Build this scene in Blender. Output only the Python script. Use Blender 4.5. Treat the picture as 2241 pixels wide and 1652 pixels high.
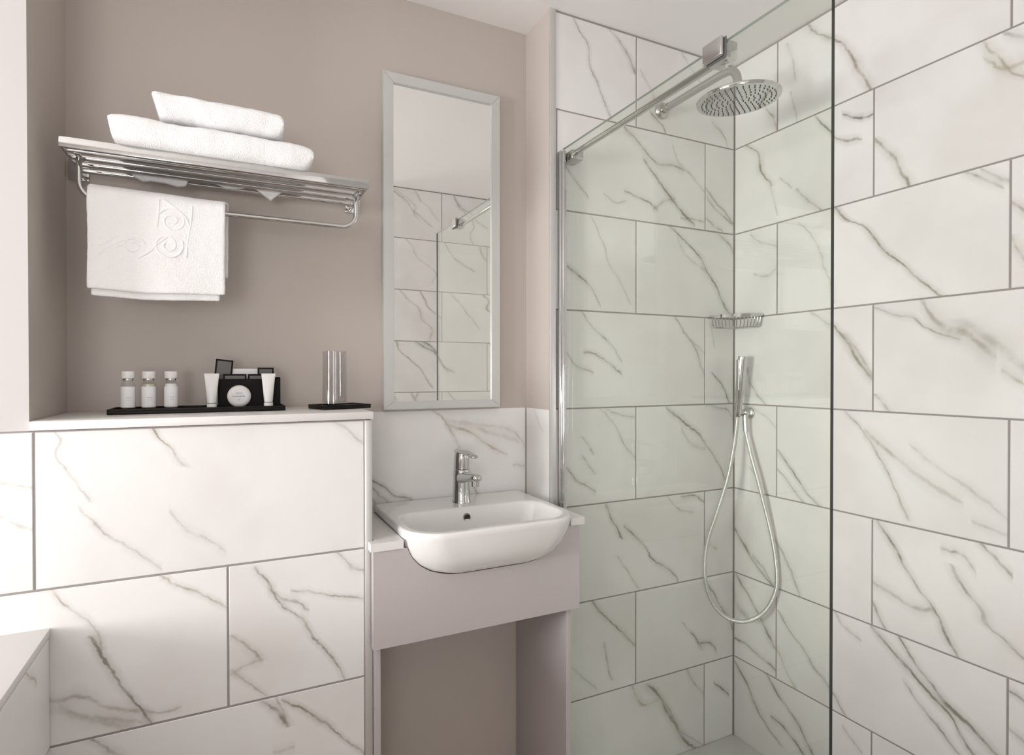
import bpy, bmesh, math, random
from mathutils import Vector, Matrix, noise

# ------------------------------------------------------------------ camera, light, exposure
for o in list(bpy.data.objects):
    bpy.data.objects.remove(o, do_unlink=True)
scene = bpy.context.scene
COL = scene.collection
Z0 = 1.22                      # the drawings below measure heights from the tile joint at ledge level

cam_d = bpy.data.cameras.new('camera')
cam = bpy.data.objects.new('camera', cam_d)
COL.objects.link(cam)
yaw, pitch, roll = 0.430882, 0.007402, -0.001082
fw = Vector((math.sin(yaw)*math.cos(pitch), math.cos(yaw)*math.cos(pitch), -math.sin(pitch)))
rt = Vector((math.cos(yaw), -math.sin(yaw), 0))
up = rt.cross(fw)
r2 = math.cos(roll)*rt + math.sin(roll)*up
u2 = -math.sin(roll)*rt + math.cos(roll)*up
cam.matrix_world = Matrix(((r2.x, u2.x, -fw.x, -1.64545), (r2.y, u2.y, -fw.y, -1.43475),
                           (r2.z, u2.z, -fw.z, 0.10494 + Z0), (0, 0, 0, 1)))
cam_d.sensor_width = 36
cam_d.lens = 1224.012*36/2241
cam_d.shift_x = (1120.5 - 1055.57)/2241
cam_d.shift_y = (828.09 - 826)/2241
cam_d.clip_start = 0.01
scene.camera = cam

scene.view_settings.view_transform = 'Standard'
scene.view_settings.look = 'None'
scene.view_settings.gamma = 1
scene.view_settings.use_curve_mapping = False
scene.view_settings.exposure = -0.04

world = bpy.data.worlds.new('daylight')
scene.world = world
world.use_nodes = True
bg = world.node_tree.nodes['Background']
bg.inputs[0].default_value = (0.86, 0.93, 1.0, 1)
bg.inputs[1].default_value = 1.0

def area(name, loc, size, energy, direction, color=(1, 1, 1)):
    d = bpy.data.lights.new(name, 'AREA')
    d.shape = 'RECTANGLE'; d.size, d.size_y = size; d.energy = energy; d.color = color
    o = bpy.data.objects.new(name, d); COL.objects.link(o)
    o.location = loc
    o.rotation_euler = Vector(direction).to_track_quat('-Z', 'Y').to_euler()
    return o
# daylight entering through the window of the left wall
WY0, WY1, WZ0, WZ1 = -1.45, -0.30, -0.40, 0.45
XW, YE = -4.05, -3.00            # window wall and rear wall of the room
area('window_daylight', (XW-0.15, (WY0+WY1)/2, (WZ0+WZ1)/2 + Z0), (WZ1-WZ0, WY1-WY0), 142, (1, 0, 0), (1.0, 0.985, 0.975))
# and through the window of the rear wall, behind the camera to its left
EX0, EX1, EZ0, EZ1 = -2.95, -2.12, -0.35, 0.45
area('rear_window_daylight', ((EX0+EX1)/2, YE-0.15, (EZ0+EZ1)/2 + Z0), (EX1-EX0, EZ1-EZ0), 25, (0, 1, 0), (1.0, 0.985, 0.975))


# ------------------------------------------------------------------ materials
def new_mat(name):
    m = bpy.data.materials.new(name); m.use_nodes = True
    nt = m.node_tree
    return m, nt, nt.nodes['Principled BSDF']
def pbr(name, col, rough=0.5, metal=0.0, spec=0.5, bump=None, coat=0.0, var=0.0, vscale=4.0, sheen=0.0):
    m, nt, p = new_mat(name)
    p.inputs['Base Color'].default_value = (*col, 1)
    p.inputs['Roughness'].default_value = rough
    p.inputs['Metallic'].default_value = metal
    p.inputs['Specular IOR Level'].default_value = spec
    p.inputs['Coat Weight'].default_value = coat
    p.inputs['Sheen Weight'].default_value = sheen
    tc = nt.nodes.new('ShaderNodeTexCoord')
    if var:
        n = nt.nodes.new('ShaderNodeTexNoise'); n.inputs['Scale'].default_value = vscale
        n.inputs['Detail'].default_value = 4
        nt.links.new(tc.outputs['Object'], n.inputs['Vector'])
        mx = nt.nodes.new('ShaderNodeMix'); mx.data_type = 'RGBA'
        mx.inputs[6].default_value = (*[c*(1-var) for c in col], 1)
        mx.inputs[7].default_value = (*[min(1, c*(1+var)) for c in col], 1)
        nt.links.new(n.outputs['Fac'], mx.inputs[0])
        nt.links.new(mx.outputs[2], p.inputs['Base Color'])
    if bump:
        n = nt.nodes.new('ShaderNodeTexNoise'); n.inputs['Scale'].default_value = bump[0]
        n.inputs['Detail'].default_value = 3
        nt.links.new(tc.outputs['Object'], n.inputs['Vector'])
        b = nt.nodes.new('ShaderNodeBump'); b.inputs['Strength'].default_value = bump[1]
        b.inputs['Distance'].default_value = bump[2]
        nt.links.new(n.outputs['Fac'], b.inputs['Height'])
        nt.links.new(b.outputs['Normal'], p.inputs['Normal'])
    return m

def thin_glass(name, tint, refl=0.9, rough=0.0, ior=1.5):
    m = bpy.data.materials.new(name); m.use_nodes = True
    nt = m.node_tree; nt.nodes.clear()
    out = nt.nodes.new('ShaderNodeOutputMaterial')
    mix = nt.nodes.new('ShaderNodeMixShader')
    tr = nt.nodes.new('ShaderNodeBsdfTransparent'); tr.inputs[0].default_value = (*tint, 1)
    gl = nt.nodes.new('ShaderNodeBsdfGlossy'); gl.inputs[0].default_value = (refl, refl, refl, 1)
    gl.inputs['Roughness'].default_value = rough
    lw = nt.nodes.new('ShaderNodeLayerWeight'); lw.inputs['Blend'].default_value = 0.5
    pw = nt.nodes.new('ShaderNodeMath'); pw.operation = 'POWER'; pw.inputs[1].default_value = 5
    ma = nt.nodes.new('ShaderNodeMath'); ma.operation = 'MULTIPLY_ADD'; f0 = ((ior-1)/(ior+1))**2
    ma.inputs[1].default_value = 1-f0; ma.inputs[2].default_value = f0
    nt.links.new(lw.outputs['Facing'], pw.inputs[0]); nt.links.new(pw.outputs[0], ma.inputs[0])
    nt.links.new(ma.outputs[0], mix.inputs[0]); nt.links.new(tr.outputs[0], mix.inputs[1])
    nt.links.new(gl.outputs[0], mix.inputs[2]); nt.links.new(mix.outputs[0], out.inputs[0])
    return m

M = dict(
    taupe=pbr('taupe wall paint', (0.54, 0.485, 0.445), 0.6, var=0.02, vscale=3, bump=(220, 0.06, 0.001)),
    white_paint=pbr('white wall paint', (0.83, 0.81, 0.805), 0.6, var=0.015, vscale=3),
    pale_paint=pbr('pale pinkish wall paint', (0.60, 0.575, 0.57), 0.6, var=0.02, vscale=3),
    ceiling=pbr('ceiling paint', (0.88, 0.86, 0.845), 0.75, var=0.01),
    grout=pbr('grey grout', (0.34, 0.31, 0.30), 0.85, var=0.08, vscale=30),
    ledge=pbr('white laminate', (0.80, 0.775, 0.765), 0.35, var=0.01, vscale=8),
    panel=pbr('pale mauve-grey panel', (0.53, 0.485, 0.485), 0.4, var=0.015, vscale=4),
    satin=pbr('satin aluminium', (0.66, 0.655, 0.65), 0.38, metal=0.55),
    pale_frame=pbr('pale silver frame', (0.62, 0.62, 0.61), 0.42, metal=0.25, var=0.02, vscale=6),
    chrome=pbr('polished chrome', (0.60, 0.60, 0.595), 0.07, metal=1.0),
    brushed=pbr('brushed nickel', (0.56, 0.555, 0.54), 0.25, metal=1.0),
    ceramic=pbr('white glazed ceramic', (0.83, 0.82, 0.81), 0.12, coat=0.6),
    tray=pbr('white acrylic', (0.78, 0.77, 0.75), 0.3),
    towel=pbr('white terry cloth', (0.95, 0.945, 0.95), 0.95, spec=0.1, bump=(420, 0.55, 0.003), sheen=0.3, var=0.015, vscale=60),
    towel_relief=pbr('white woven relief', (0.93, 0.925, 0.935), 0.95, spec=0.1, bump=(300, 0.3, 0.002)),
    black=pbr('black lacquer', (0.008, 0.0065, 0.006), 0.4, spec=0.2, var=0.2, vscale=40),
    black_card=pbr('black card', (0.008, 0.0065, 0.006), 0.6, spec=0.15),
    grey_film=pbr('smoky film', (0.11, 0.105, 0.10), 0.3),
    white_plastic=pbr('white plastic', (0.80, 0.79, 0.77), 0.35),
    label=pbr('white paper label', (0.82, 0.82, 0.83), 0.6),
    print=pbr('grey print', (0.33, 0.33, 0.38), 0.7),
    liquid=pbr('pale oily liquid', (0.62, 0.58, 0.42), 0.2),
    soap=pbr('ivory soap wrap', (0.76, 0.74, 0.71), 0.5),
    dark=pbr('painted hollow shade', (0.03, 0.024, 0.02), 0.5),
    rubber=pbr('grey rubber', (0.10, 0.10, 0.10), 0.6),
    glass=thin_glass('greenish screen glass', (0.965, 0.985, 0.962)),
    clear=thin_glass('clear glass', (0.965, 0.965, 0.965), ior=1.5),
    glass_edge=pbr('dark green glass edge', (0.012, 0.02, 0.014), 0.12),
    top_edge=pbr('pale green polished glass edge', (0.42, 0.48, 0.42), 0.2),
    floor=pbr('warm brown floor', (0.40, 0.31, 0.235), 0.5, var=0.06, vscale=6),
    wood=pbr('white door', (0.72, 0.70, 0.68), 0.5),
)
def mirror_mat():
    m, nt, p = new_mat('silvered mirror')
    p.inputs['Base Color'].default_value = (0.97, 0.975, 0.955, 1)
    p.inputs['Metallic'].default_value = 1; p.inputs['Roughness'].default_value = 0.0
    return m
M['mirror'] = mirror_mat()

# hand-drawn marble veins: wall, width mm, strength, olive tint, line (along the wall, height)
VEINS = [
 ('L',5,0.35,0.2,[(-1.937,-0.003),(-1.929,-0.022),(-1.936,-0.046),(-1.926,-0.073),(-1.905,-0.103),(-1.888,-0.129)]),
 ('L',5,0.4,0.2,[(-1.893,-0.164),(-1.878,-0.184),(-1.839,-0.222),(-1.8,-0.257),(-1.774,-0.282)]),
 ('L',5,0.6,0.5,[(-1.778,-0.002),(-1.771,-0.022),(-1.75,-0.044),(-1.726,-0.076)]),
 ('L',6,0.3,0.1,[(-1.74,-0.187),(-1.717,-0.216),(-1.685,-0.239),(-1.657,-0.259)]),
 ('L',7,0.25,0.1,[(-1.418,-0.002),(-1.389,-0.023),(-1.36,-0.049)]),
 ('L',7,0.3,0.1,[(-2.021,-0.09),(-1.999,-0.099),(-1.974,-0.107)]),
 ('L',7,0.35,0.1,[(-2.021,-0.158),(-2.003,-0.172),(-1.974,-0.183)]),
 ('L',5,0.6,0.7,[(-1.759,-0.307),(-1.729,-0.33),(-1.69,-0.352),(-1.649,-0.384)]),
 ('L',5,0.45,0.6,[(-1.944,-0.306),(-1.923,-0.332),(-1.896,-0.361),(-1.874,-0.401),(-1.869,-0.423)]),
 ('L',6,0.95,0.2,[(-1.882,-0.414),(-1.865,-0.444),(-1.851,-0.473),(-1.823,-0.526),(-1.801,-0.565),(-1.781,-0.596)]),
 ('L',9,0.6,0.5,[(-1.968,-0.499),(-1.927,-0.517),(-1.91,-0.511),(-1.886,-0.523),(-1.859,-0.544),(-1.816,-0.564)]),
 ('L',13,0.35,0.4,[(-1.97,-0.531),(-1.94,-0.534),(-1.914,-0.547),(-1.876,-0.571),(-1.823,-0.594)]),
 ('L',10,0.35,0.4,[(-1.924,-0.534),(-1.887,-0.558),(-1.838,-0.577),(-1.79,-0.596)]),
 ('L',6,0.35,0.4,[(-1.794,-0.571),(-1.764,-0.579),(-1.738,-0.579)]),
 ('L',5,0.7,0.3,[(-1.58,-0.32),(-1.561,-0.355),(-1.554,-0.377),(-1.526,-0.41),(-1.494,-0.437),(-1.467,-0.488),(-1.439,-0.523),(-1.415,-0.56),(-1.401,-0.59)]),
 ('L',6,0.5,0.3,[(-1.556,-0.37),(-1.53,-0.391),(-1.503,-0.398),(-1.485,-0.415)]),
 ('L',5,0.5,0.3,[(-1.51,-0.375),(-1.476,-0.381),(-1.424,-0.399),(-1.356,-0.417)]),
 ('L',6,0.45,0.2,[(-1.409,-0.306),(-1.385,-0.334),(-1.356,-0.35)]),
 ('L',6,0.6,0.4,[(-1.625,-0.459),(-1.604,-0.481),(-1.585,-0.506)]),
 ('L',7,0.35,0.5,[(-1.583,-0.516),(-1.608,-0.517),(-1.627,-0.525)]),
 ('L',5,0.6,0.4,[(-1.625,-0.53),(-1.604,-0.555),(-1.57,-0.591),(-1.557,-0.608)]),
 ('L',7,0.7,0.4,[(-1.57,-0.607),(-1.548,-0.629),(-1.529,-0.665)]),
 ('L',5,0.4,0.4,[(-1.544,-0.609),(-1.536,-0.632),(-1.531,-0.652)]),
 ('L',5,0.8,0.5,[(-1.526,-0.616),(-1.476,-0.657),(-1.425,-0.704),(-1.396,-0.739),(-1.352,-0.779)]),
 ('L',6,0.6,0.3,[(-1.875,-0.609),(-1.852,-0.63),(-1.838,-0.646)]),
 ('L',8,0.3,0.4,[(-1.518,-0.722),(-1.544,-0.724)]),
 ('G',5,0.5,0.5,[(-0.279,-0.388),(-0.252,-0.408),(-0.223,-0.432)]),
 ('M',5,0.6,0.3,[(-1.078,-0.004),(-1.043,-0.035),(-1.021,-0.073),(-0.996,-0.121),(-0.963,-0.212),(-0.941,-0.262)]),
 ('M',8,0.5,0.9,[(-1.032,-0.049),(-0.97,-0.071),(-0.925,-0.098),(-0.879,-0.128),(-0.844,-0.144)]),
 ('M',14,0.25,0.6,[(-1.029,-0.035),(-0.955,-0.055),(-0.895,-0.078),(-0.832,-0.095),(-0.8,-0.107)]),
 ('M',10,0.25,0.6,[(-0.985,-0.04),(-0.925,-0.053),(-0.824,-0.074),(-0.76,-0.131)]),
 ('M',6,0.85,0.4,[(-1.263,-0.198),(-1.234,-0.216),(-1.201,-0.245),(-1.158,-0.262)]),
 ('M',6,0.6,0.4,[(-1.263,-0.223),(-1.241,-0.248),(-1.215,-0.269)]),
 ('M',9,0.5,0.4,[(-1.263,-0.258),(-1.247,-0.282),(-1.234,-0.299)]),
 ('M',8,0.25,0.4,[(-0.801,-0.185),(-0.76,-0.193)]),
 ('Q',6,0.2,0.3,[(0.09,-0.016),(0.069,-0.042),(0.049,-0.061)]),
 ('S',5,0.55,0.4,[(-0.685,1.193),(-0.657,1.153),(-0.625,1.117),(-0.621,1.061),(-0.592,1.008),(-0.562,0.954),(-0.54,0.91)]),
 ('S',7,0.6,0.4,[(-0.559,1.193),(-0.502,1.156),(-0.464,1.11),(-0.447,1.077)]),
 ('S',6,0.3,0.5,[(-0.244,1.187),(-0.218,1.154),(-0.165,1.107)]),
 ('S',5,0.35,0.5,[(-0.417,1.077),(-0.385,1.04),(-0.36,0.988)]),
 ('S',6,0.7,0.3,[(-0.373,0.955),(-0.344,0.935),(-0.315,0.905)]),
 ('S',8,0.3,0.4,[(-0.102,0.973),(-0.046,0.936),(-0.037,0.91)]),
 ('S',9,0.7,0.3,[(-0.483,0.89),(-0.424,0.848),(-0.384,0.814),(-0.344,0.795),(-0.286,0.801),(-0.243,0.791)]),
 ('S',8,0.8,0.5,[(-0.401,0.792),(-0.352,0.749),(-0.311,0.71),(-0.285,0.688),(-0.251,0.653),(-0.199,0.62)]),
 ('S',5,0.4,0.4,[(-0.277,0.85),(-0.252,0.809),(-0.191,0.772),(-0.137,0.734)]),
 ('S',6,0.7,0.4,[(-0.479,0.691),(-0.432,0.678),(-0.384,0.662),(-0.36,0.65)]),
 ('S',6,0.5,0.5,[(-0.36,0.65),(-0.327,0.676),(-0.285,0.691)]),
 ('S',5,0.35,0.4,[(-0.562,0.664),(-0.517,0.649),(-0.487,0.656)]),
 ('S',5,0.55,0.4,[(-0.699,0.722),(-0.664,0.686),(-0.635,0.66)]),
 ('S',6,0.4,0.4,[(-0.243,0.628),(-0.19,0.634),(-0.137,0.63)]),
 ('S',6,0.6,0.3,[(-0.133,0.738),(-0.083,0.701),(-0.012,0.648)]),
 ('S',6,0.5,0.3,[(-0.133,0.714),(-0.073,0.668),(-0.012,0.641)]),
 ('S',6,0.5,0.3,[(-0.133,0.641),(-0.101,0.621),(-0.064,0.608)]),
 ('S',6,0.75,0.5,[(-0.699,0.429),(-0.657,0.403),(-0.613,0.37),(-0.588,0.333)]),
 ('S',5,0.35,0.8,[(-0.614,0.592),(-0.588,0.546),(-0.558,0.495),(-0.551,0.459),(-0.509,0.407),(-0.463,0.336)]),
 ('S',7,0.8,0.4,[(-0.285,0.591),(-0.225,0.552),(-0.164,0.505),(-0.128,0.461),(-0.091,0.41),(-0.054,0.351),(-0.021,0.312)]),
 ('S',8,0.3,0.5,[(-0.26,0.555),(-0.225,0.506),(-0.146,0.466)]),
 ('S',8,0.6,0.3,[(-0.119,0.619),(-0.073,0.594),(-0.031,0.567),(-0.007,0.539)]),
 ('S',5,0.5,0.4,[(-0.645,0.292),(-0.618,0.26),(-0.578,0.229),(-0.529,0.187),(-0.504,0.157)]),
 ('S',6,0.65,0.2,[(-0.633,0.172),(-0.598,0.168),(-0.554,0.144),(-0.504,0.111)]),
 ('S',6,0.5,0.4,[(-0.698,0.165),(-0.672,0.133),(-0.618,0.111)]),
 ('S',6,0.55,0.6,[(-0.277,0.297),(-0.24,0.253),(-0.193,0.204),(-0.164,0.147),(-0.136,0.089)]),
 ('S',6,0.35,0.7,[(-0.24,0.253),(-0.183,0.204),(-0.14,0.172)]),
 ('S',6,0.8,0.4,[(-0.095,0.1),(-0.055,0.059),(-0.024,0.007)]),
 ('S',5,0.25,0.4,[(-0.11,0.271),(-0.105,0.242),(-0.095,0.206)]),
 ('S',5,0.4,0.4,[(-0.578,-0.005),(-0.545,-0.035),(-0.512,-0.076),(-0.479,-0.132),(-0.449,-0.161)]),
 ('S',5,0.4,0.3,[(-0.554,-0.008),(-0.496,-0.024),(-0.45,-0.032)]),
 ('S',6,0.4,0.3,[(-0.641,-0.097),(-0.625,-0.114),(-0.61,-0.134)]),
 ('S',7,0.35,0.9,[(-0.641,-0.155),(-0.625,-0.176),(-0.609,-0.197)]),
 ('S',6,0.55,0.3,[(-0.695,-0.19),(-0.656,-0.229),(-0.605,-0.256)]),
 ('S',7,0.75,0.4,[(-0.304,-0.012),(-0.24,-0.053),(-0.163,-0.103),(-0.134,-0.137),(-0.084,-0.198),(-0.043,-0.268)]),
 ('S',12,0.3,1,[(-0.239,-0.088),(-0.202,-0.133),(-0.144,-0.151)]),
 ('S',6,0.5,0.3,[(-0.129,-0.002),(-0.064,-0.015),(-0.029,-0.023),(0.002,-0.069)]),
 ('S',6,0.85,0.4,[(-0.553,-0.313),(-0.537,-0.355),(-0.512,-0.391),(-0.5,-0.416)]),
 ('S',6,0.8,0.3,[(-0.479,-0.388),(-0.41,-0.451),(-0.366,-0.506),(-0.312,-0.541),(-0.276,-0.571),(-0.257,-0.603)]),
 ('S',5,0.4,0.8,[(-0.508,-0.482),(-0.47,-0.532),(-0.427,-0.593)]),
 ('S',5,0.4,0.4,[(-0.299,-0.311),(-0.258,-0.35),(-0.201,-0.367)]),
 ('S',6,0.75,0.3,[(-0.239,-0.311),(-0.192,-0.31),(-0.163,-0.322),(-0.138,-0.337)]),
 ('S',6,0.4,0.3,[(-0.128,-0.48),(-0.088,-0.504)]),
 ('S',6,0.8,0.4,[(-0.608,-0.606),(-0.567,-0.653),(-0.518,-0.699),(-0.467,-0.75),(-0.445,-0.772)]),
 ('S',5,0.55,0.3,[(-0.563,-0.751),(-0.551,-0.801),(-0.534,-0.858)]),
 ('S',6,0.4,0.4,[(-0.678,-0.803),(-0.631,-0.843),(-0.6,-0.87)]),
 ('S',6,0.75,0.3,[(-0.194,-0.786),(-0.164,-0.818),(-0.115,-0.835),(-0.09,-0.859)]),
 ('S',5,0.4,0.3,[(-0.232,-0.746),(-0.184,-0.799),(-0.155,-0.842)]),
 ('S',7,0.6,0.7,[(-0.125,-0.626),(-0.075,-0.694),(-0.023,-0.771),(-0.002,-0.813)]),
 ('S',10,0.4,1,[(-0.449,-0.909),(-0.432,-0.951),(-0.406,-0.971)]),
 ('S',9,0.35,1,[(-0.423,-0.964),(-0.388,-0.979),(-0.357,-0.976)]),
 ('S',10,0.9,0.4,[(-0.388,-0.92),(-0.334,-0.975),(-0.307,-1.024),(-0.269,-1.077),(-0.231,-1.138),(-0.193,-1.17)]),
 ('S',6,0.5,0.4,[(-0.361,-0.94),(-0.307,-1.003),(-0.25,-1.097),(-0.164,-1.168)]),
 ('S',6,0.6,0.3,[(-0.218,-0.905),(-0.193,-0.944),(-0.139,-1.011)]),
 ('S',6,0.7,0.3,[(-0.084,-0.984),(-0.059,-1.005),(-0.033,-1.026)]),
 ('R',6,0.3,0.5,[(-0.207,1.156),(-0.224,1.098),(-0.231,1.045)]),
 ('R',6,0.35,0.5,[(-0.218,1.002),(-0.231,0.947),(-0.238,0.908)]),
 ('R',8,0.5,0.5,[(-0.13,0.988),(-0.155,0.948),(-0.166,0.909)]),
 ('R',6,0.8,0.2,[(-0.269,1.189),(-0.301,1.15),(-0.343,1.112)]),
 ('R',7,0.75,0.6,[(-0.054,0.897),(-0.097,0.848),(-0.108,0.792),(-0.145,0.735)]),
 ('R',6,0.3,0.8,[(-0.145,0.728),(-0.16,0.673),(-0.17,0.632)]),
 ('R',7,0.6,0.4,[(-0.245,0.683),(-0.278,0.64),(-0.315,0.606)]),
 ('R',5,0.3,0.6,[(-0.188,0.734),(-0.212,0.708)]),
 ('R',8,0.35,0.2,[(-0.09,0.442),(-0.135,0.435),(-0.16,0.45)]),
 ('R',7,0.35,0.4,[(-0.074,0.578),(-0.12,0.545),(-0.16,0.53)]),
 ('R',6,0.4,0.7,[(-0.252,0.574),(-0.291,0.529),(-0.315,0.477),(-0.328,0.427),(-0.346,0.389),(-0.358,0.324)]),
 ('R',6,0.5,0.4,[(-0.363,0.593),(-0.391,0.557)]),
 ('R',9,0.75,0.5,[(-0.339,1.113),(-0.391,1.056),(-0.416,1.007),(-0.434,0.956),(-0.464,0.903)]),
 ('R',6,0.6,0.4,[(-0.309,0.88),(-0.332,0.848),(-0.388,0.786),(-0.427,0.776)]),
 ('R',6,0.85,0.1,[(-0.392,0.859),(-0.42,0.841),(-0.451,0.83),(-0.466,0.829)]),
 ('R',9,0.75,0.5,[(-0.475,0.753),(-0.513,0.705),(-0.535,0.654),(-0.559,0.606)]),
 ('R',8,0.5,0.9,[(-0.721,0.892),(-0.744,0.845),(-0.767,0.802),(-0.792,0.782)]),
 ('R',12,0.4,0.9,[(-0.728,0.842),(-0.754,0.809),(-0.792,0.81)]),
 ('R',7,0.45,0.4,[(-0.767,0.888),(-0.792,0.866)]),
 ('R',6,0.75,0.5,[(-0.363,0.593),(-0.4,0.551),(-0.442,0.526),(-0.472,0.481),(-0.508,0.432),(-0.557,0.383),(-0.598,0.337),(-0.631,0.304)]),
 ('R',7,0.55,0.6,[(-0.685,0.599),(-0.717,0.569),(-0.746,0.546)]),
 ('R',7,0.4,0.3,[(-0.722,0.585),(-0.75,0.559),(-0.769,0.55)]),
 ('R',7,0.6,0.5,[(-0.773,0.497),(-0.794,0.478),(-0.808,0.468)]),
 ('R',7,0.5,0.8,[(-0.774,0.417),(-0.792,0.377),(-0.805,0.352)]),
 ('R',6,0.5,0.3,[(-0.476,0.29),(-0.527,0.264),(-0.57,0.253),(-0.598,0.228),(-0.637,0.206),(-0.664,0.195)]),
 ('R',16,0.5,0.5,[(-0.593,0.293),(-0.61,0.259),(-0.648,0.218),(-0.679,0.209),(-0.709,0.177),(-0.733,0.158)]),
 ('R',22,0.3,0.3,[(-0.679,0.234),(-0.738,0.182),(-0.795,0.122),(-0.819,0.094)]),
 ('R',8,0.35,0.7,[(-0.766,0.105),(-0.796,0.08),(-0.81,0.066)]),
 ('R',9,0.7,0.6,[(-0.357,0.247),(-0.387,0.215),(-0.419,0.163),(-0.444,0.124),(-0.471,0.082)]),
 ('R',8,0.35,0.3,[(-0.394,0.215),(-0.443,0.148),(-0.471,0.092)]),
 ('R',6,0.4,0.5,[(-0.295,0.29),(-0.327,0.264),(-0.357,0.247)]),
 ('R',7,0.5,0.4,[(-0.481,0.04),(-0.494,0.023),(-0.507,0.004)]),
 ('R',7,0.5,0.3,[(-0.059,0.118),(-0.067,0.074),(-0.093,0.039),(-0.126,0.008)]),
 ('R',6,0.3,0.3,[(-0.068,-0.005),(-0.118,-0.031),(-0.161,-0.067)]),
 ('R',6,0.8,0.3,[(-0.181,-0.151),(-0.218,-0.193),(-0.255,-0.241),(-0.307,-0.293)]),
 ('R',6,0.55,0.3,[(-0.181,-0.213),(-0.226,-0.26),(-0.262,-0.296)]),
 ('R',6,0.35,0.4,[(-0.068,-0.223),(-0.102,-0.254),(-0.13,-0.291)]),
 ('R',8,0.75,0.2,[(-0.003,-0.443),(-0.043,-0.492),(-0.078,-0.533),(-0.111,-0.566),(-0.151,-0.592)]),
 ('R',7,0.5,0.2,[(-0.09,-0.529),(-0.119,-0.549),(-0.155,-0.594)]),
 ('R',6,0.55,0.3,[(-0.151,-0.427),(-0.197,-0.484),(-0.227,-0.536),(-0.252,-0.594)]),
 ('R',8,0.8,0.3,[(-0.016,-0.61),(-0.052,-0.65),(-0.095,-0.701),(-0.128,-0.745),(-0.16,-0.795)]),
 ('R',7,0.8,0.2,[(-0.007,-0.833),(-0.052,-0.836),(-0.112,-0.853),(-0.164,-0.871)]),
 ('R',6,0.6,0.3,[(-0.183,-0.681),(-0.214,-0.717),(-0.265,-0.756),(-0.3,-0.799),(-0.347,-0.835),(-0.391,-0.893)]),
 ('R',6,0.5,0.9,[(-0.172,-0.797),(-0.206,-0.851),(-0.233,-0.886)]),
 ('R',7,0.75,0.3,[(-0.012,-0.925),(-0.061,-0.98),(-0.096,-1.035),(-0.137,-1.077),(-0.177,-1.103)]),
 ('R',7,0.8,0.3,[(-0.144,-0.909),(-0.184,-0.952),(-0.237,-0.993),(-0.273,-1.039),(-0.297,-1.073)]),
 ('R',7,0.8,0.2,[(-0.161,-1.035),(-0.2,-1.045),(-0.237,-1.067),(-0.266,-1.09)]),
 ('R',6,0.6,0.6,[(-0.4,-0.011),(-0.458,-0.078),(-0.494,-0.137),(-0.529,-0.206),(-0.558,-0.274)]),
 ('R',12,0.35,0.4,[(-0.458,-0.065),(-0.529,-0.12),(-0.615,-0.179),(-0.674,-0.208)]),
 ('R',8,0.3,0.5,[(-0.573,-0.09),(-0.635,-0.14),(-0.72,-0.193),(-0.759,-0.227)]),
 ('R',7,0.3,0.4,[(-0.712,-0.255),(-0.764,-0.271)]),
 ('R',7,0.75,0.3,[(-0.489,-0.308),(-0.527,-0.368),(-0.558,-0.421),(-0.603,-0.478),(-0.632,-0.516),(-0.65,-0.557),(-0.673,-0.595)]),
 ('R',11,0.45,0.2,[(-0.473,-0.478),(-0.522,-0.491),(-0.574,-0.511),(-0.613,-0.502)]),
 ('R',8,0.5,0.3,[(-0.645,-0.34),(-0.681,-0.34),(-0.698,-0.361)]),
 ('R',8,0.5,0.2,[(-0.663,-0.382),(-0.69,-0.431),(-0.719,-0.461),(-0.728,-0.494),(-0.768,-0.517),(-0.799,-0.547),(-0.813,-0.555)]),
 ('R',7,0.55,0.3,[(-0.717,-0.301),(-0.743,-0.327),(-0.769,-0.351)]),
 ('R',7,0.55,0.3,[(-0.473,-0.538),(-0.487,-0.562),(-0.501,-0.586)]),
 ('R',7,0.8,0.2,[(-0.473,-0.606),(-0.517,-0.643),(-0.564,-0.679),(-0.609,-0.718),(-0.651,-0.744),(-0.678,-0.782),(-0.704,-0.819),(-0.721,-0.829)]),
 ('R',8,0.85,0.2,[(-0.541,-0.604),(-0.574,-0.651),(-0.609,-0.69),(-0.651,-0.728),(-0.7,-0.754),(-0.749,-0.791)]),
 ('R',7,0.6,0.2,[(-0.56,-0.726),(-0.595,-0.764),(-0.638,-0.8),(-0.674,-0.832)]),
 ('R',6,0.4,0.3,[(-0.368,-0.605),(-0.39,-0.631),(-0.43,-0.652)]),
 ('R',7,0.7,0.3,[(-0.772,-0.628),(-0.799,-0.639),(-0.821,-0.646)]),
 ('R',7,0.6,0.3,[(-0.772,-0.717),(-0.799,-0.735),(-0.817,-0.748)]),
 ('R',6,0.35,0.3,[(-0.398,-0.94),(-0.416,-0.954),(-0.434,-0.968)]),
]

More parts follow.
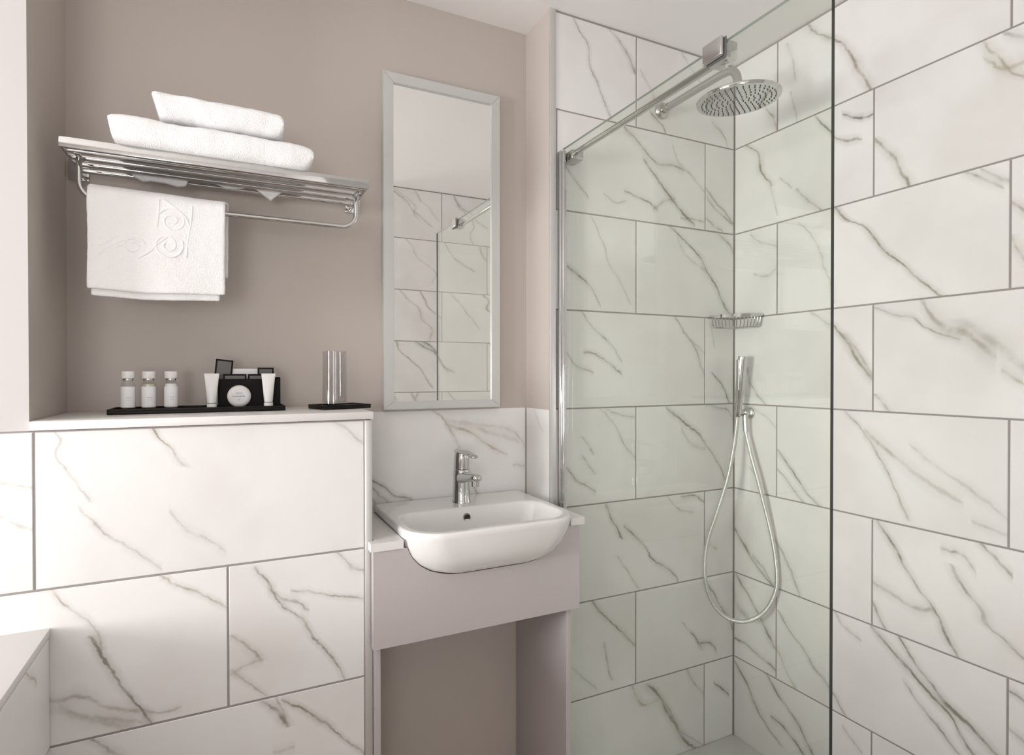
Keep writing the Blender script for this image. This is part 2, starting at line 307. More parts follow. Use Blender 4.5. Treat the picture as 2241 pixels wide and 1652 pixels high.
GREY = (0.27, 0.265, 0.245)
OLIVE = (0.40, 0.36, 0.235)
def marble(name, axis, veins, seed):
    """white marble tile; every vein is a hand-drawn line across the slab, feathered with noise"""
    rnd = random.Random(seed)
    m, nt, p = new_mat(name)
    N, L = nt.nodes, nt.links
    def math_(op, a, b=None, c=None, clamp=False):
        n = N.new('ShaderNodeMath'); n.operation = op; n.use_clamp = clamp
        for i, x in enumerate((a, b, c)):
            if x is None: continue
            if isinstance(x, (int, float)): n.inputs[i].default_value = x
            else: L.new(x, n.inputs[i])
        return n.outputs[0]
    def remap(x, a, b, c, d, smooth=True):
        n = N.new('ShaderNodeMapRange'); n.clamp = True
        n.interpolation_type = 'SMOOTHSTEP' if smooth else 'LINEAR'
        L.new(x, n.inputs[0])
        for i, q in enumerate((a, b, c, d)): n.inputs[1+i].default_value = q
        return n.outputs[0]
    tc = N.new('ShaderNodeTexCoord')
    def nz(scale, detail, off):
        mp = N.new('ShaderNodeVectorMath'); mp.operation = 'ADD'
        mp.inputs[1].default_value = (off, off*1.7, off*0.6)
        L.new(tc.outputs['Object'], mp.inputs[0])
        n = N.new('ShaderNodeTexNoise'); n.inputs['Scale'].default_value = scale
        n.inputs['Detail'].default_value = detail; n.inputs['Roughness'].default_value = 0.6
        L.new(mp.outputs[0], n.inputs['Vector'])
        return n
    off = rnd.uniform(-20, 20)
    big, fine = nz(16, 4, off), nz(75, 3, off+5)
    sep = N.new('ShaderNodeSeparateXYZ'); L.new(tc.outputs['Object'], sep.inputs[0])
    U = sep.outputs['X' if axis == 'x' else 'Y']; Z = sep.outputs['Z']
    sb = N.new('ShaderNodeSeparateColor'); L.new(big.outputs['Color'], sb.inputs[0])
    dU = math_('MULTIPLY_ADD', sb.outputs[0], 0.022, -0.011)
    dZ = math_('MULTIPLY_ADD', sb.outputs[1], 0.022, -0.011)
    dF = math_('MULTIPLY_ADD', fine.outputs['Fac'], 0.0055, -0.00275)
    U2 = math_('ADD', math_('ADD', U, dU), dF); Z2 = math_('ADD', math_('ADD', Z, dZ), dF)
    cloud = nz(3.0, 3, off+9)
    base = N.new('ShaderNodeMix'); base.data_type = 'RGBA'
    base.inputs[6].default_value = (0.80, 0.775, 0.765, 1); base.inputs[7].default_value = (0.87, 0.86, 0.85, 1)
    L.new(remap(cloud.outputs['Fac'], 0.3, 0.65, 0, 1), base.inputs[0])
    col = base.outputs[2]
    grain = remap(nz(26, 4, off+3).outputs['Fac'], 0.34, 0.62, 0.35, 1.0)
    for (w, s, o, pts) in veins:
        us = [a for a, b in pts]; zs = [b for a, b in pts]
        if max(us)-min(us) >= max(zs)-min(zs):
            S, T, pp = U2, Z2, [(a, b) for a, b in pts]
        else:
            S, T, pp = Z2, U2, [(b, a) for a, b in pts]
        if pp[-1][0] < pp[0][0]: pp = pp[::-1]
        q = [pp[0]]
        for a in pp[1:]:
            if a[0] > q[-1][0] + 0.002: q.append(a)
        if len(q) < 2: continue
        s0, s1 = q[0][0], q[-1][0]
        t0, t1 = min(t for _, t in q)-0.02, max(t for _, t in q)+0.02
        sn = remap(S, s0-0.012, s1+0.012, 0, 1, smooth=False)
        k = lambda a: (a - s0 + 0.012)/(s1 - s0 + 0.024)
        fc = N.new('ShaderNodeFloatCurve'); c = fc.mapping.curves[0]
        ext = [(0.0, q[0][1]-(q[1][1]-q[0][1])/(q[1][0]-q[0][0])*0.012)] + [(k(a), t) for a, t in q] + \
              [(1.0, q[-1][1]+(q[-1][1]-q[-2][1])/(q[-1][0]-q[-2][0])*0.012)]
        nrm = lambda t: min(1, max(0, (t-t0)/(t1-t0)))
        c.points[0].location = (0, nrm(ext[0][1])); c.points[1].location = (1, nrm(ext[-1][1]))
        for a, t in ext[1:-1]: c.points.new(a, nrm(t))
        fc.mapping.update(); L.new(sn, fc.inputs['Value'])
        fi = N.new('ShaderNodeFloatCurve'); c = fi.mapping.curves[0]
        c.points[0].location = (0, 0.0); c.points[1].location = (1, 0.0)
        c.points.new(0.10, 0.75); c.points.new(0.9, 0.75)
        for a in (0.27, 0.44, 0.6, 0.76): c.points.new(a, rnd.uniform(0.5, 1.0))
        fi.mapping.update(); L.new(sn, fi.inputs['Value'])
        slope = (q[-1][1]-q[0][1])/(q[-1][0]-q[0][0])
        W = w*0.001*0.76*math.sqrt(1+slope*slope)
        d = math_('ABSOLUTE', math_('SUBTRACT', T, math_('MULTIPLY_ADD', fc.outputs[0], t1-t0, t0)))
        core = math_('MULTIPLY', remap(d, 0, W, 1, 0), grain)
        halo = remap(d, 0, W*3.8, 0.34, 0)
        f = math_('MULTIPLY', math_('MULTIPLY', math_('ADD', core, halo), fi.outputs[0]), s*1.32, clamp=True)
        mx = N.new('ShaderNodeMix'); mx.data_type = 'RGBA'
        L.new(f, mx.inputs[0]); L.new(col, mx.inputs[6])
        mx.inputs[7].default_value = (*[g*(1-o)+v*o for g, v in zip(GREY, OLIVE)], 1)
        col = mx.outputs[2]
    L.new(col, p.inputs['Base Color'])
    p.inputs['Roughness'].default_value = 0.33
    p.inputs['Specular IOR Level'].default_value = 0.4
    return m

# ------------------------------------------------------------------ mesh helpers
def finish(name, bm, mat, parent=None, smooth=None):
    me = bpy.data.meshes.new(name)
    bmesh.ops.recalc_face_normals(bm, faces=bm.faces)
    bm.to_mesh(me); bm.free()
    for m in (mat if isinstance(mat, (list, tuple)) else [mat]): me.materials.append(m)
    if smooth:
        me.polygons.foreach_set('use_smooth', [True]*len(me.polygons))
        me.set_sharp_from_angle(angle=math.radians(smooth))
    o = bpy.data.objects.new(name, me); COL.objects.link(o)
    if parent: o.parent = parent
    return o
def B(): return bmesh.new()
def box(bm, x0, x1, y0, y1, z0, z1, r=0.0, seg=2, mi=0):
    t = bmesh.new()
    v = [t.verts.new((x, y, z)) for z in (z0, z1) for y in (y0, y1) for x in (x0, x1)]
    for f in ((0, 2, 3, 1), (4, 5, 7, 6), (0, 1, 5, 4), (2, 6, 7, 3), (0, 4, 6, 2), (1, 3, 7, 5)):
        t.faces.new([v[i] for i in f])
    if r: bmesh.ops.bevel(t, geom=t.edges[:], offset=r, segments=seg, profile=0.5, affect='EDGES')
    merge(bm, t, mi)
def merge(bm, t, mi=None, mtx=None):
    mp = {}
    for v in t.verts: mp[v] = bm.verts.new(mtx @ v.co if mtx else v.co)
    for f in t.faces:
        try:
            g = bm.faces.new([mp[v] for v in f.verts]); g.material_index = f.material_index if mi is None else mi
        except ValueError: pass
    t.free()
def loft(bm, rings, cap0=True, cap1=True, closed=True):
    vr = [[bm.verts.new(p) for p in r] for r in rings]
    n = len(vr[0])
    for a, b in zip(vr, vr[1:]):
        for i in range(n if closed else n-1):
            j = (i+1) % n
            bm.faces.new((a[i], a[j], b[j], b[i]))
    if cap0: bm.faces.new(vr[0][::-1])
    if cap1: bm.faces.new(vr[-1])
def lathe(bm, c, prof, seg=32, axis='z', cap0=True, cap1=True):
    c = Vector(c); rings = []
    for r, h in prof:
        ring = []
        for i in range(seg):
            a = 2*math.pi*i/seg; x, y = max(r, 1e-5)*math.cos(a), max(r, 1e-5)*math.sin(a)
            d = {'z': (x, y, h), 'y': (x, h, y), 'x': (h, x, y)}[axis]
            ring.append(c+Vector(d))
        rings.append(ring)
    loft(bm, rings, cap0, cap1)
def tube(bm, pts, r, seg=12, cap=True, scale=None):
    pts = [Vector(p) for p in pts]; rings = []; nrm = None
    for i, p in enumerate(pts):
        t = (pts[min(i+1, len(pts)-1)]-pts[max(i-1, 0)]).normalized()
        if nrm is None:
            nrm = t.orthogonal().normalized()
        nrm = (nrm - t*nrm.dot(t)).normalized()
        b = t.cross(nrm); rr = r[i] if isinstance(r, (list, tuple)) else r
        rings.append([p+(nrm*math.cos(2*math.pi*k/seg)+b*math.sin(2*math.pi*k/seg))*rr for k in range(seg)])
    loft(bm, rings, cap, cap)
def spline(pts, n=8):
    pts = [Vector(p) for p in pts]; out = []
    P = [pts[0]*2-pts[1]] + pts + [pts[-1]*2-pts[-2]]
    for i in range(1, len(P)-2):
        for k in range(n):
            t = k/n
            out.append(0.5*((2*P[i])+(P[i+1]-P[i-1])*t+(2*P[i-1]-5*P[i]+4*P[i+1]-P[i+2])*t*t+(3*P[i]-P[i-1]-3*P[i+1]+P[i+2])*t**3))
    return out + [pts[-1]]
def prism(bm, poly, axis, a, b, mi=0):
    """poly of 2-D points; axis 'y': (x,z), 'z': (x,y), 'x': (y,z)"""
    def P(q, h): return {'y': (q[0], h, q[1]), 'z': (q[0], q[1], h), 'x': (h, q[0], q[1])}[axis]
    v0 = [bm.verts.new(P(q, a)) for q in poly]; v1 = [bm.verts.new(P(q, b)) for q in poly]
    n = len(poly); fs = [bm.faces.new(v0), bm.faces.new(v1[::-1])]
    for i in range(n): fs.append(bm.faces.new((v0[i], v1[i], v1[(i+1) % n], v0[(i+1) % n])))
    for f in fs: f.material_index = mi
def empty(name, loc=(0, 0, 0)):
    o = bpy.data.objects.new(name, None); COL.objects.link(o); o.location = loc; o.empty_display_size = 0.05
    return o
def tag(o, label=None, cat=None, group=None, kind=None):
    if label: o['label'] = label
    if cat: o['category'] = cat
    if group: o['group'] = group
    if kind: o['kind'] = kind
    return o
def thing(name, label, cat, group=None, at=(0, 0, 0)): return tag(empty(name, at), label, cat, group)

FL, CE = -1.22, 1.195          # floor and ceiling
T = 0.3                        # tile height
XL, XR, YM, YB = -1.978, -0.763, 0.145, -0.137     # recess left, recess right, recess back, boxing front
YF = -1.47                     # far end of the shower
def struct(name, bm, mat, label): 
    o = finish(name, bm, mat); return tag(o, label, 'wall' if 'wall' in name else name.split('_')[0], kind='structure')

# ------------------------------------------------------------------ the room
b = B(); box(b, XW-0.17, 0.12, YE-0.12, 0.30, FL-0.08, FL); struct('floor', b, M['floor'], 'plain floor of the bathroom')
b = B(); box(b, XW-0.17, 0.12, YE-0.12, 0.30, CE, CE+0.08); struct('ceiling', b, M['ceiling'], 'plain white painted ceiling')
b = B(); box(b, XL-0.01, XR+0.01, YM, 0.25, FL, CE)
wall_back = struct('wall_back', b, M['taupe'], 'taupe painted wall of the recess behind mirror and towel rack')
b = B(); box(b, XR, 0.0, 0.004, 0.25, FL, CE, mi=0); box(b, XR+0.001, 0.0015, 0.0015, 0.02, FL, CE, mi=1)
wall_shower = struct('wall_shower', b, [M['taupe'], M['grout']], 'marble-tiled wall at the head of the shower')
b = B(); box(b, 0.0015, 0.12, YE-0.1, 0.25, FL, CE)
wall_right = struct('wall_right', b, M['grout'], 'marble-tiled side wall of the shower')
b = B(); box(b, XW-0.11, XL, YB+0.002, 0.25, 0.0, CE, mi=0)
for f in b.faces:
    if f.calc_center_median().y < YB+0.003: f.material_index = 1
wall_corner = struct('wall_corner', b, [M['taupe'], M['pale_paint']], 'pale painted wall beside the recess with taupe reveal')
b = B(); box(b, XW-0.11, -1.3355, YB+0.0015, YM, FL, -0.0005)
wall_boxing = struct('wall_boxing', b, M['grout'], 'half-height boxing clad in large marble tiles below the ledge')
b = B(); box(b, -0.85, 0.0015, YE, YF-0.006, FL, CE); box(b, -0.849, 0.0015, YF-0.006, YF-0.0015, FL, CE, mi=1)
wall_front = struct('wall_front', b, [M['white_paint'], M['grout']], 'marble-tiled wall at the foot of the shower seen in the mirror')
b = B(); box(b, XW-0.11, EX0, YE-0.1, YE, FL, CE); box(b, EX1, 0.0, YE-0.1, YE, FL, CE)
box(b, EX0, EX1, YE-0.1, YE, FL, EZ0); box(b, EX0, EX1, YE-0.1, YE, EZ1, CE)
struct('wall_entrance', b, M['white_paint'], 'white painted wall with a window behind the camera')
b = B(); x0, x1 = XW-0.11, XW
box(b, x0, x1, YE, WY0, FL, CE); box(b, x0, x1, WY1, YB+0.002, FL, CE)
box(b, x0, x1, WY0, WY1, FL, WZ0); box(b, x0, x1, WY0, WY1, WZ1, CE)
struct('wall_left', b, M['white_paint'], 'white painted wall with the window')
# window of the left wall
b = B(); f = 0.045
for (ya, yb, za, zb) in ((WY0, WY1, WZ0, WZ0+f), (WY0, WY1, WZ1-f, WZ1), (WY0, WY0+f, WZ0+f, WZ1-f), (WY1-f, WY1, WZ0+f, WZ1-f),
                         ((WY0+WY1)/2-0.02, (WY0+WY1)/2+0.02, WZ0+f, WZ1-f)):
    box(b, XW-0.08, XW-0.04, ya, yb, za, zb)
win = tag(finish('window_1', b, M['white_plastic']), 'white framed window in the left wall', 'window', kind='structure')
b = B(); box(b, XW-0.062, XW-0.058, WY0+f, WY1-f, WZ0+f, WZ1-f); finish('pane', b, M['clear'], win)
b = B()
for (xa, xb, za, zb) in ((EX0, EX1, EZ0, EZ0+f), (EX0, EX1, EZ1-f, EZ1), (EX0, EX0+f, EZ0+f, EZ1-f), (EX1-f, EX1, EZ0+f, EZ1-f)):
    box(b, xa, xb, YE-0.07, YE-0.03, za, zb)
win2 = tag(finish('window_2', b, M['white_plastic']), 'white framed window in the wall behind the camera', 'window', kind='structure')
b = B(); box(b, EX0+f, EX1-f, YE-0.052, YE-0.048, EZ0+f, EZ1-f); finish('pane', b, M['clear'], win2)

# ------------------------------------------------------------------ marble tiles, each a slab of its own
TILE_N = [0]
def veins_for(wall, u0, u1, z0, z1):
    out = []
    for (pl, w, s, o, pts) in VEINS:
        if pl != wall: continue
        cu = sum(p[0] for p in pts)/len(pts); cz = sum(p[1] for p in pts)/len(pts)
        if u0-0.004 <= cu <= u1+0.004 and z0-0.004 <= cz <= z1+0.004: out.append((w, s, o, pts))
    return out
def random_veins(seed, u0, u1, z0, z1):
    r = random.Random(seed); out = []
    for _ in range(r.choice((2, 3, 3))):
        a = r.uniform(u0, u1); zz = z1; pts = []
        h = r.uniform(0.5, 1.0)*(z1-z0)
        for k in range(6):
            pts.append((a, zz)); a += r.uniform(0.01, 0.07)*(1 if r.random() < 0.9 else -0.3); zz -= h/5
        out.append((r.uniform(5, 9), r.uniform(0.3, 0.7), r.random()*0.7, pts))
    return out
def tile(wall, plane, axis, face, u0, u1, z0, z1, known, out):
    """axis 'x': slab runs along x and faces -y*out (face is its y); axis 'y': runs along y and faces -x"""
    g, th, ch = 0.0022, 0.0075, 0.0011
    a0, a1, c0, c1 = u0+g, u1-g, z0+g, z1-g
    def P(u, d, z): return (u, face+d*out, z) if axis == 'x' else (face+d*out, u, z)
    rings = [[P(a0, th, c0), P(a1, th, c0), P(a1, th, c1), P(a0, th, c1)],
             [P(a0, ch, c0), P(a1, ch, c0), P(a1, ch, c1), P(a0, ch, c1)],
             [P(a0+ch, 0, c0+ch), P(a1-ch, 0, c0+ch), P(a1-ch, 0, c1-ch), P(a0+ch, 0, c1-ch)]]
    b = B(); loft(b, rings)
    TILE_N[0] += 1
    vs = veins_for(plane, u0, u1, z0, z1) if known else random_veins(TILE_N[0], u0, u1, z0, z1)
    return finish('tile', b, marble('marble %d' % TILE_N[0], axis, vs, TILE_N[0]), wall)
def tile_wall(wall, plane, axis, face, lo, hi, joints, z_lo, z_hi, known=True, out=1, k_lo=-4, k_hi=4):
    for k in range(k_lo, k_hi):
        zt, zb = min(z_hi, -T*k), max(z_lo, -T*(k+1))
        if zt-zb < 0.01: continue
        js = sorted(j for j in joints(k) if lo+0.004 < j < hi-0.004)
        e = [lo]+js+[hi]
        for a, c in zip(e, e[1:]):
            tile(wall, plane, axis, face, a, c, zb, zt, known, out)
tile_wall(wall_shower, 'S', 'x', 0.0, -0.746, -0.001, lambda k: (-0.4385,) if k % 2 == 0 else (-0.1390, -0.739), FL, CE-0.004)
tile_wall(wall_right, 'R', 'y', 0.0, YF, -0.001, lambda k: [-0.1694-0.6*i for i in range(4)] if k % 2 == 0 else [-0.4694-0.6*i for i in range(4)], FL, CE-0.004)
tile_wall(wall_boxing, 'L', 'x', YB, -2.49, -1.351, lambda k: (-1.971,) if k % 2 == 0 else (-2.27, -1.642), FL, -0.001, k_lo=0)
tile_wall(wall_back, 'M', 'x', YM-0.002, -1.334, -0.766, lambda k: (), -0.288, 0.0, k_lo=0, k_hi=1)
tile_wall(wall_shower, 'Q', 'y', XR-0.002, 0.0025, 0.1425, lambda k: (), -0.284, 0.0, k_lo=0, k_hi=1)
tile_wall(wall_front, 'F', 'x', YF, -0.846, -0.001, lambda k: (-0.46,) if k % 2 == 0 else (-0.16, -0.76), FL, CE-0.004, known=False, out=-1)

# low boxing in front of the window
b = B(); box(b, -2.48, -1.9505, -1.90, YB-0.0015, FL, -0.389)
wall_low = struct('wall_low', b, M['grout'], 'low boxing under the window clad in marble tiles')
tile_wall(wall_low, 'G', 'y', -1.949, -1.90, YB-0.001, lambda k: (-0.6,) if k % 2 == 0 else (-0.9,), FL, -0.391, k_lo=1, out=-1)
b = B(); box(b, -2.482, -1.9475, -1.92, YB-0.001, -0.389, -0.373, r=0.0015)
tag(finish('window_board', b, M['ledge'], smooth=30), 'white board capping the low tiled boxing at bottom left', 'ledge')

# trims
b = B(); box(b, -0.7645, -0.7445, -0.0035, 0.004, FL, CE, r=0.0015)
tag(finish('trim_1', b, M['satin'], smooth=30), 'pale satin edge trim on the corner of the shower wall', 'trim', kind='structure')
b = B(); box(b, -1.3515, -1.3335, YB-0.0035, YB+0.012, FL, -0.0008, r=0.003)
tag(finish('trim_2', b, M['satin'], smooth=30), 'satin corner trim on the marble boxing beside the vanity', 'trim', kind='structure')

# ------------------------------------------------------------------ ledge and vanity
b = B(); box(b, XL+0.003, -1.3325, YB-0.0115, YM-0.0005, 0.0012, 0.0185, r=0.0016)
tag(finish('ledge_top', b, M['ledge'], smooth=30), 'white ledge on the tiled boxing carrying the toiletries', 'ledge')

def rrect(x0, x1, y0, y1, rf, rb, z, n=10):
    """outline counter-clockwise; y0 front (towards room), rf front corner radius, rb back corner radius"""
    p = []
    for (cx, cy, r, a) in ((x0+rf, y0+rf, rf, 180), (x1-rf, y0+rf, rf, 270), (x1-rb, y1-rb, rb, 0), (x0+rb, y1-rb, rb, 90)):
        for i in range(n+1):
            t = math.radians(a+90*i/n); p.append((cx+r*math.cos(t), cy+r*math.sin(t), z))
    return p
def bowfront(ring, amt, x0, x1):
    """soft outward bow of the front edge"""
    out = []
    for x, y, z in ring:
        s = max(-1, min(1, (x-(x0+x1)/2)/((x1-x0)/2)))
        k = max(0, min(1, (0.02-y)/0.2))
        out.append((x, y-amt*(1-s*s)*k, z))
    return out
X0, X1 = -1.2665, -0.8005
rings = []
for dz, ins, yf, rf in ((-0.128, 0.130, -0.125, 0.05), (-0.126, 0.105, -0.140, 0.06), (-0.118, 0.072, -0.162, 0.075), (-0.104, 0.045, -0.184, 0.085),
                        (-0.086, 0.026, -0.200, 0.088), (-0.064, 0.013, -0.212, 0.088), (-0.038, 0.0045, -0.219, 0.086), (-0.016, 0.001, -0.223, 0.084),
                        (-0.006, 0.0, -0.224, 0.084), (-0.0015, 0.002, -0.222, 0.082), (0.0, 0.0045, -0.2195, 0.080), (0.0, 0.0075, -0.2165, 0.078)):
    rings.append(bowfront(rrect(X0+ins, X1-ins, yf, 0.1275-ins*0.15, rf, 0.016, -0.262+dz), 0.016, X0, X1))
OUTER = list(rings)
for dz, ins, yf, yb, rf, rb in ((0.0, 0.0170, -0.208, -0.001, 0.070, 0.05), (0.0, 0.0200, -0.205, -0.006, 0.068, 0.05), (-0.002, 0.0235, -0.2015, -0.010, 0.066, 0.05), (-0.007, 0.0265, -0.198, -0.013, 0.064, 0.05),
                                (-0.03, 0.033, -0.190, -0.018, 0.062, 0.05), (-0.06, 0.045, -0.176, -0.025, 0.06, 0.05), (-0.085, 0.066, -0.156, -0.036, 0.05, 0.045),
                                (-0.099, 0.10, -0.128, -0.055, 0.035, 0.03), (-0.104, 0.16, -0.105, -0.075, 0.012, 0.012)):
    rings.append(bowfront(rrect(X0+ins, X1-ins, yf, yb, rf, rb, -0.262+dz), 0.014, X0, X1))
def basin_section(y):
    """outline of the basin where it passes the plane y, from the left rim down and up to the right"""
    left, right = [], []
    dense = []
    for r0, r1 in zip(OUTER[:0:-1], OUTER[-2::-1]):
        dense += [[tuple(p+(q-p)*k/10 for p, q in zip(a, c)) for a, c in zip(r0, r1)] for k in range(10)]
    for ring in dense + [OUTER[0]]:
        z = ring[0][2]
        xs = []
        for (a, c) in zip(ring, ring[1:]+ring[:1]):
            if (a[1]-y)*(c[1]-y) < 0: xs.append(a[0]+(c[0]-a[0])*(y-a[1])/(c[1]-a[1]))
        if len(xs) >= 2: left.append((min(xs)-0.0006, z)); right.append((max(xs)+0.0006, z))
    def at(pts, zz):
        for a, c in zip(pts, pts[1:]):
            if a[1] >= zz >= c[1] and a[1] > c[1]: return a[0]+(c[0]-a[0])*(zz-a[1])/(c[1]-a[1])
    zt = -0.3035
    L = [(at(left, zt), zt)] + [p for p in left if p[1] < zt]; R_ = [(at(right, zt), zt)] + [p for p in right if p[1] < zt]
    P = L + R_[::-1]; out = []
    for k in range(61):
        x = -1.2690 + (-0.7980+1.2690)*(0.5-0.5*math.cos(math.pi*k/60))
        z = zt
        for a, c in zip(P, P[1:]):
            q = -1.0335+(x+1.0335)/1.006
            if a[0] <= q <= c[0]: z = min(z, a[1]+(c[1]-a[1])*(q-a[0])/max(1e-6, c[0]-a[0]))
        out.append((x, z-(0 if z >= zt else 0.0020)))
    return out
van = thing('vanity_unit', 'pale mauve-grey open vanity unit under the basin', 'vanity')
def arc(c, r, a0, a1, n): return [(c[0]+r*math.cos(math.radians(a0+(a1-a0)*i/n)), c[1]+r*math.sin(math.radians(a0+(a1-a0)*i/n))) for i in range(n+1)]
b = B()
loft(b, [[(x, y, z) for x, z in [(-1.338, -0.3035)] + basin_section(y) + [(-0.772, -0.3035), (-0.772, -0.531), (-1.338, -0.531)]] for y in (-0.1650, -0.1560, -0.1470)])
finish('front_panel', b, M['panel'], van, smooth=25)
for xa, xb in ((-1.3325, -1.3165), (-0.802, -0.786)):
    b = B(); box(b, xa, xb, -0.1465, YM-0.003, FL+0.0005, -0.3035, r=0.001); finish('side_panel', b, M['panel'], van, smooth=30)
b = B()
prism(b, [(-1.3445, -0.1685), (-1.2668, -0.1685), (-1.2668, 0.1285), (-0.8002, 0.1285), (-0.8002, -0.1685), (-0.7565, -0.1685),
          (-0.7565, -0.0065), (-0.7675, -0.0065), (-0.7675, 0.1415), (-1.3310, 0.1415), (-1.3310, -0.1425), (-1.3445, -0.1425)], 'z', -0.3030, -0.2835)
tag(finish('worktop', b, M['ledge']), 'white worktop notched around the semi-recessed basin', 'worktop')

# ------------------------------------------------------------------ basin
b = B(); loft(b, rings)
bas = thing('wash_basin', 'white ceramic semi-recessed basin with rounded front', 'basin')
finish('bowl', b, M['ceramic'], bas, smooth=50)
b = B(); lathe(b, (-1.042, -0.0190, -0.289), [(0.0088, -0.0018), (0.0108, -0.0018), (0.0116, -0.0002), (0.0116, 0.006)], 28, 'y', False, False)
finish('overflow_ring', b, M['brushed'], bas, smooth=40)
b = B(); lathe(b, (-1.042, -0.0190, -0.289), [(0.0092, -0.0010), (0.0092, 0.0008)], 24, 'y')
finish('overflow_shade_disc', b, M['dark'], bas)  # solid disc, its dark colour stands in for the shade inside the overflow
b = B(); lathe(b, (-1.0335, -0.090, -0.3665), [(0.026, -0.004), (0.026, 0.002), (0.021, 0.004), (0.006, 0.005)], 24)
finish('waste', b, M['chrome'], bas, smooth=40)

# ------------------------------------------------------------------ mixer tap
tx, ty, tz = -1.029, 0.052, -0.2625
tap = thing('mixer_tap', 'chrome single-lever mixer tap on the basin', 'tap')
b = B(); lathe(b, (tx, ty, tz), [(0.0275, 0.0005), (0.0275, 0.004), (0.0258, 0.008), (0.0245, 0.035), (0.0238, 0.070), (0.0235, 0.092), (0.0225, 0.0945), (0.015, 0.0945)], 36)
finish('body', b, M['chrome'], tap, smooth=40)
b = B()
t = bmesh.new(); lathe(t, (0, 0, 0), [(0.0205, 0.0), (0.0225, 0.0015), (0.0222, 0.030), (0.0210, 0.047), (0.0175, 0.0525), (0.009, 0.0545)], 36)
merge(b, t, 0, Matrix.Translation((tx, ty, tz+0.0965)) @ Matrix.Rotation(math.radians(4), 4, 'X'))
finish('cartridge_cap', b, M['chrome'], tap, smooth=40)
def slabpath(bm, pts, ws, hs, n=20, e=3.0):
    rings = []
    for i, (p, w, h) in enumerate(zip(pts, ws, hs)):
        a = Vector(pts[max(i-1, 0)]); c = Vector(pts[min(i+1, len(pts)-1)]); d = (c-a).normalized()
        side = Vector((1, 0, 0)); u = side.cross(d).normalized()
        ring = []
        for k in range(n):
            t = 2*math.pi*k/n; cs, sn = math.cos(t), math.sin(t)
            ring.append(Vector(p)+side*(w*math.copysign(abs(cs)**(2/e), cs))+u*(h*math.copysign(abs(sn)**(2/e), sn)))
        rings.append(ring)
    loft(bm, rings)
b = B(); slabpath(b, [(tx, ty-0.008, tz+0.072), (tx, ty-0.04, tz+0.078), (tx, ty-0.075, tz+0.083), (tx, ty-0.1, tz+0.086), (tx, ty-0.113, tz+0.0865), (tx, ty-0.117, tz+0.0865)],
                 [0.020, 0.0175, 0.0155, 0.0145, 0.0125, 0.006], [0.0165, 0.0135, 0.0115, 0.0105, 0.009, 0.004])
finish('spout', b, M['chrome'], tap, smooth=50)
b = B(); lathe(b, (tx, ty-0.099, tz+0.062), [(0.0085, 0.0), (0.0108, 0.001), (0.0112, 0.010), (0.0112, 0.020)], 24)
finish('aerator', b, M['brushed'], tap, smooth=40)
b = B(); slabpath(b, [(tx, ty+0.012, tz+0.146), (tx, ty-0.02, tz+0.1475), (tx, ty-0.055, tz+0.146), (tx, ty-0.085, tz+0.143), (tx, ty-0.098, tz+0.141), (tx, ty-0.101, tz+0.1405)],
                 [0.018, 0.0165, 0.013, 0.0115, 0.0095, 0.004], [0.0075, 0.0062, 0.0045, 0.0038, 0.003, 0.0015])
finish('lever', b, M['chrome'], tap, smooth=50)

# ------------------------------------------------------------------ mirror
mir = thing('wall_mirror', 'tall rectangular mirror in a pale silver frame', 'mirror')
mx0, mx1, mz0, mz1, fwid = -1.2375, -0.869, 0.004, 0.9645, 0.030
yf, yb = 0.120, YM-0.0005
def rail(poly):
    b = B(); prism(b, poly, 'y', yf, yb)
    bmesh.ops.bevel(b, geom=[e for e in b.edges if e.verts[0].co.y < yf+1e-4 and e.verts[1].co.y < yf+1e-4], offset=0.0015, segments=2, affect='EDGES')
    finish('frame_rail', b, M['pale_frame'], mir, smooth=30)
i0, i1, k0, k1 = mx0+fwid, mx1-fwid+0.001, mz0+0.0235, mz1-fwid
rail([(mx0, mz0), (mx1, mz0), (i1, k0), (i0, k0)]); rail([(mx0, mz1), (i0, k1), (i1, k1), (mx1, mz1)])
rail([(mx0, mz0), (i0, k0), (i0, k1), (mx0, mz1)]); rail([(mx1, mz0), (mx1, mz1), (i1, k1), (i1, k0)])
b = B(); box(b, i0-0.003, i1+0.003, 0.1265, 0.131, k0-0.003, k1+0.003); finish('mirror_glass', b, M['mirror'], mir)


# ------------------------------------------------------------------ shower screen
scr = thing('shower_screen', 'frameless greenish glass shower screen with chrome wall profile', 'shower screen')
XG = -0.724
b = B(); ya, yb_ = -0.8295, -0.012
box(b, XG-0.004, XG+0.004, ya, yb_, FL+0.052, 0.777)
b.normal_update()
for f in b.faces:
    c = f.calc_center_median()
    if abs(c.y-ya) < 1e-4: f.material_index = 1
    elif abs(c.z-0.777) < 1e-4: f.material_index = 2
finish('glass_panel', b, [M['glass'], M['glass_edge'], M['top_edge']], scr)
b = B(); box(b, XG-0.0165, XG+0.004, -0.024, -0.0038, FL+0.051, 0.768, r=0.002); finish('wall_profile', b, M['chrome'], scr, smooth=30)
b = B(); box(b, XG-0.0145, XG-0.0045, -0.034, -0.0235, FL+0.051, 0.766, r=0.0035, seg=3); finish('profile_cover', b, M['chrome'], scr, smooth=30)
b = B(); tube(b, [(XG+0.019, -0.03, 0.7575), (XG+0.019, -0.595, 0.7575)], 0.0085, 20); finish('support_bar', b, M['chrome'], scr, smooth=40)
b = B(); box(b, XG+0.005, XG+0.046, -0.052, -0.0008, 0.738, 0.766, r=0.004, seg=3); finish('wall_bracket', b, M['brushed'], scr, smooth=40)
b = B(); box(b, XG-0.0045, XG+0.033, -0.612, -0.564, 0.744, 0.784, r=0.005, seg=3); cl = finish('glass_clamp', b, M['chrome'], scr, smooth=40)
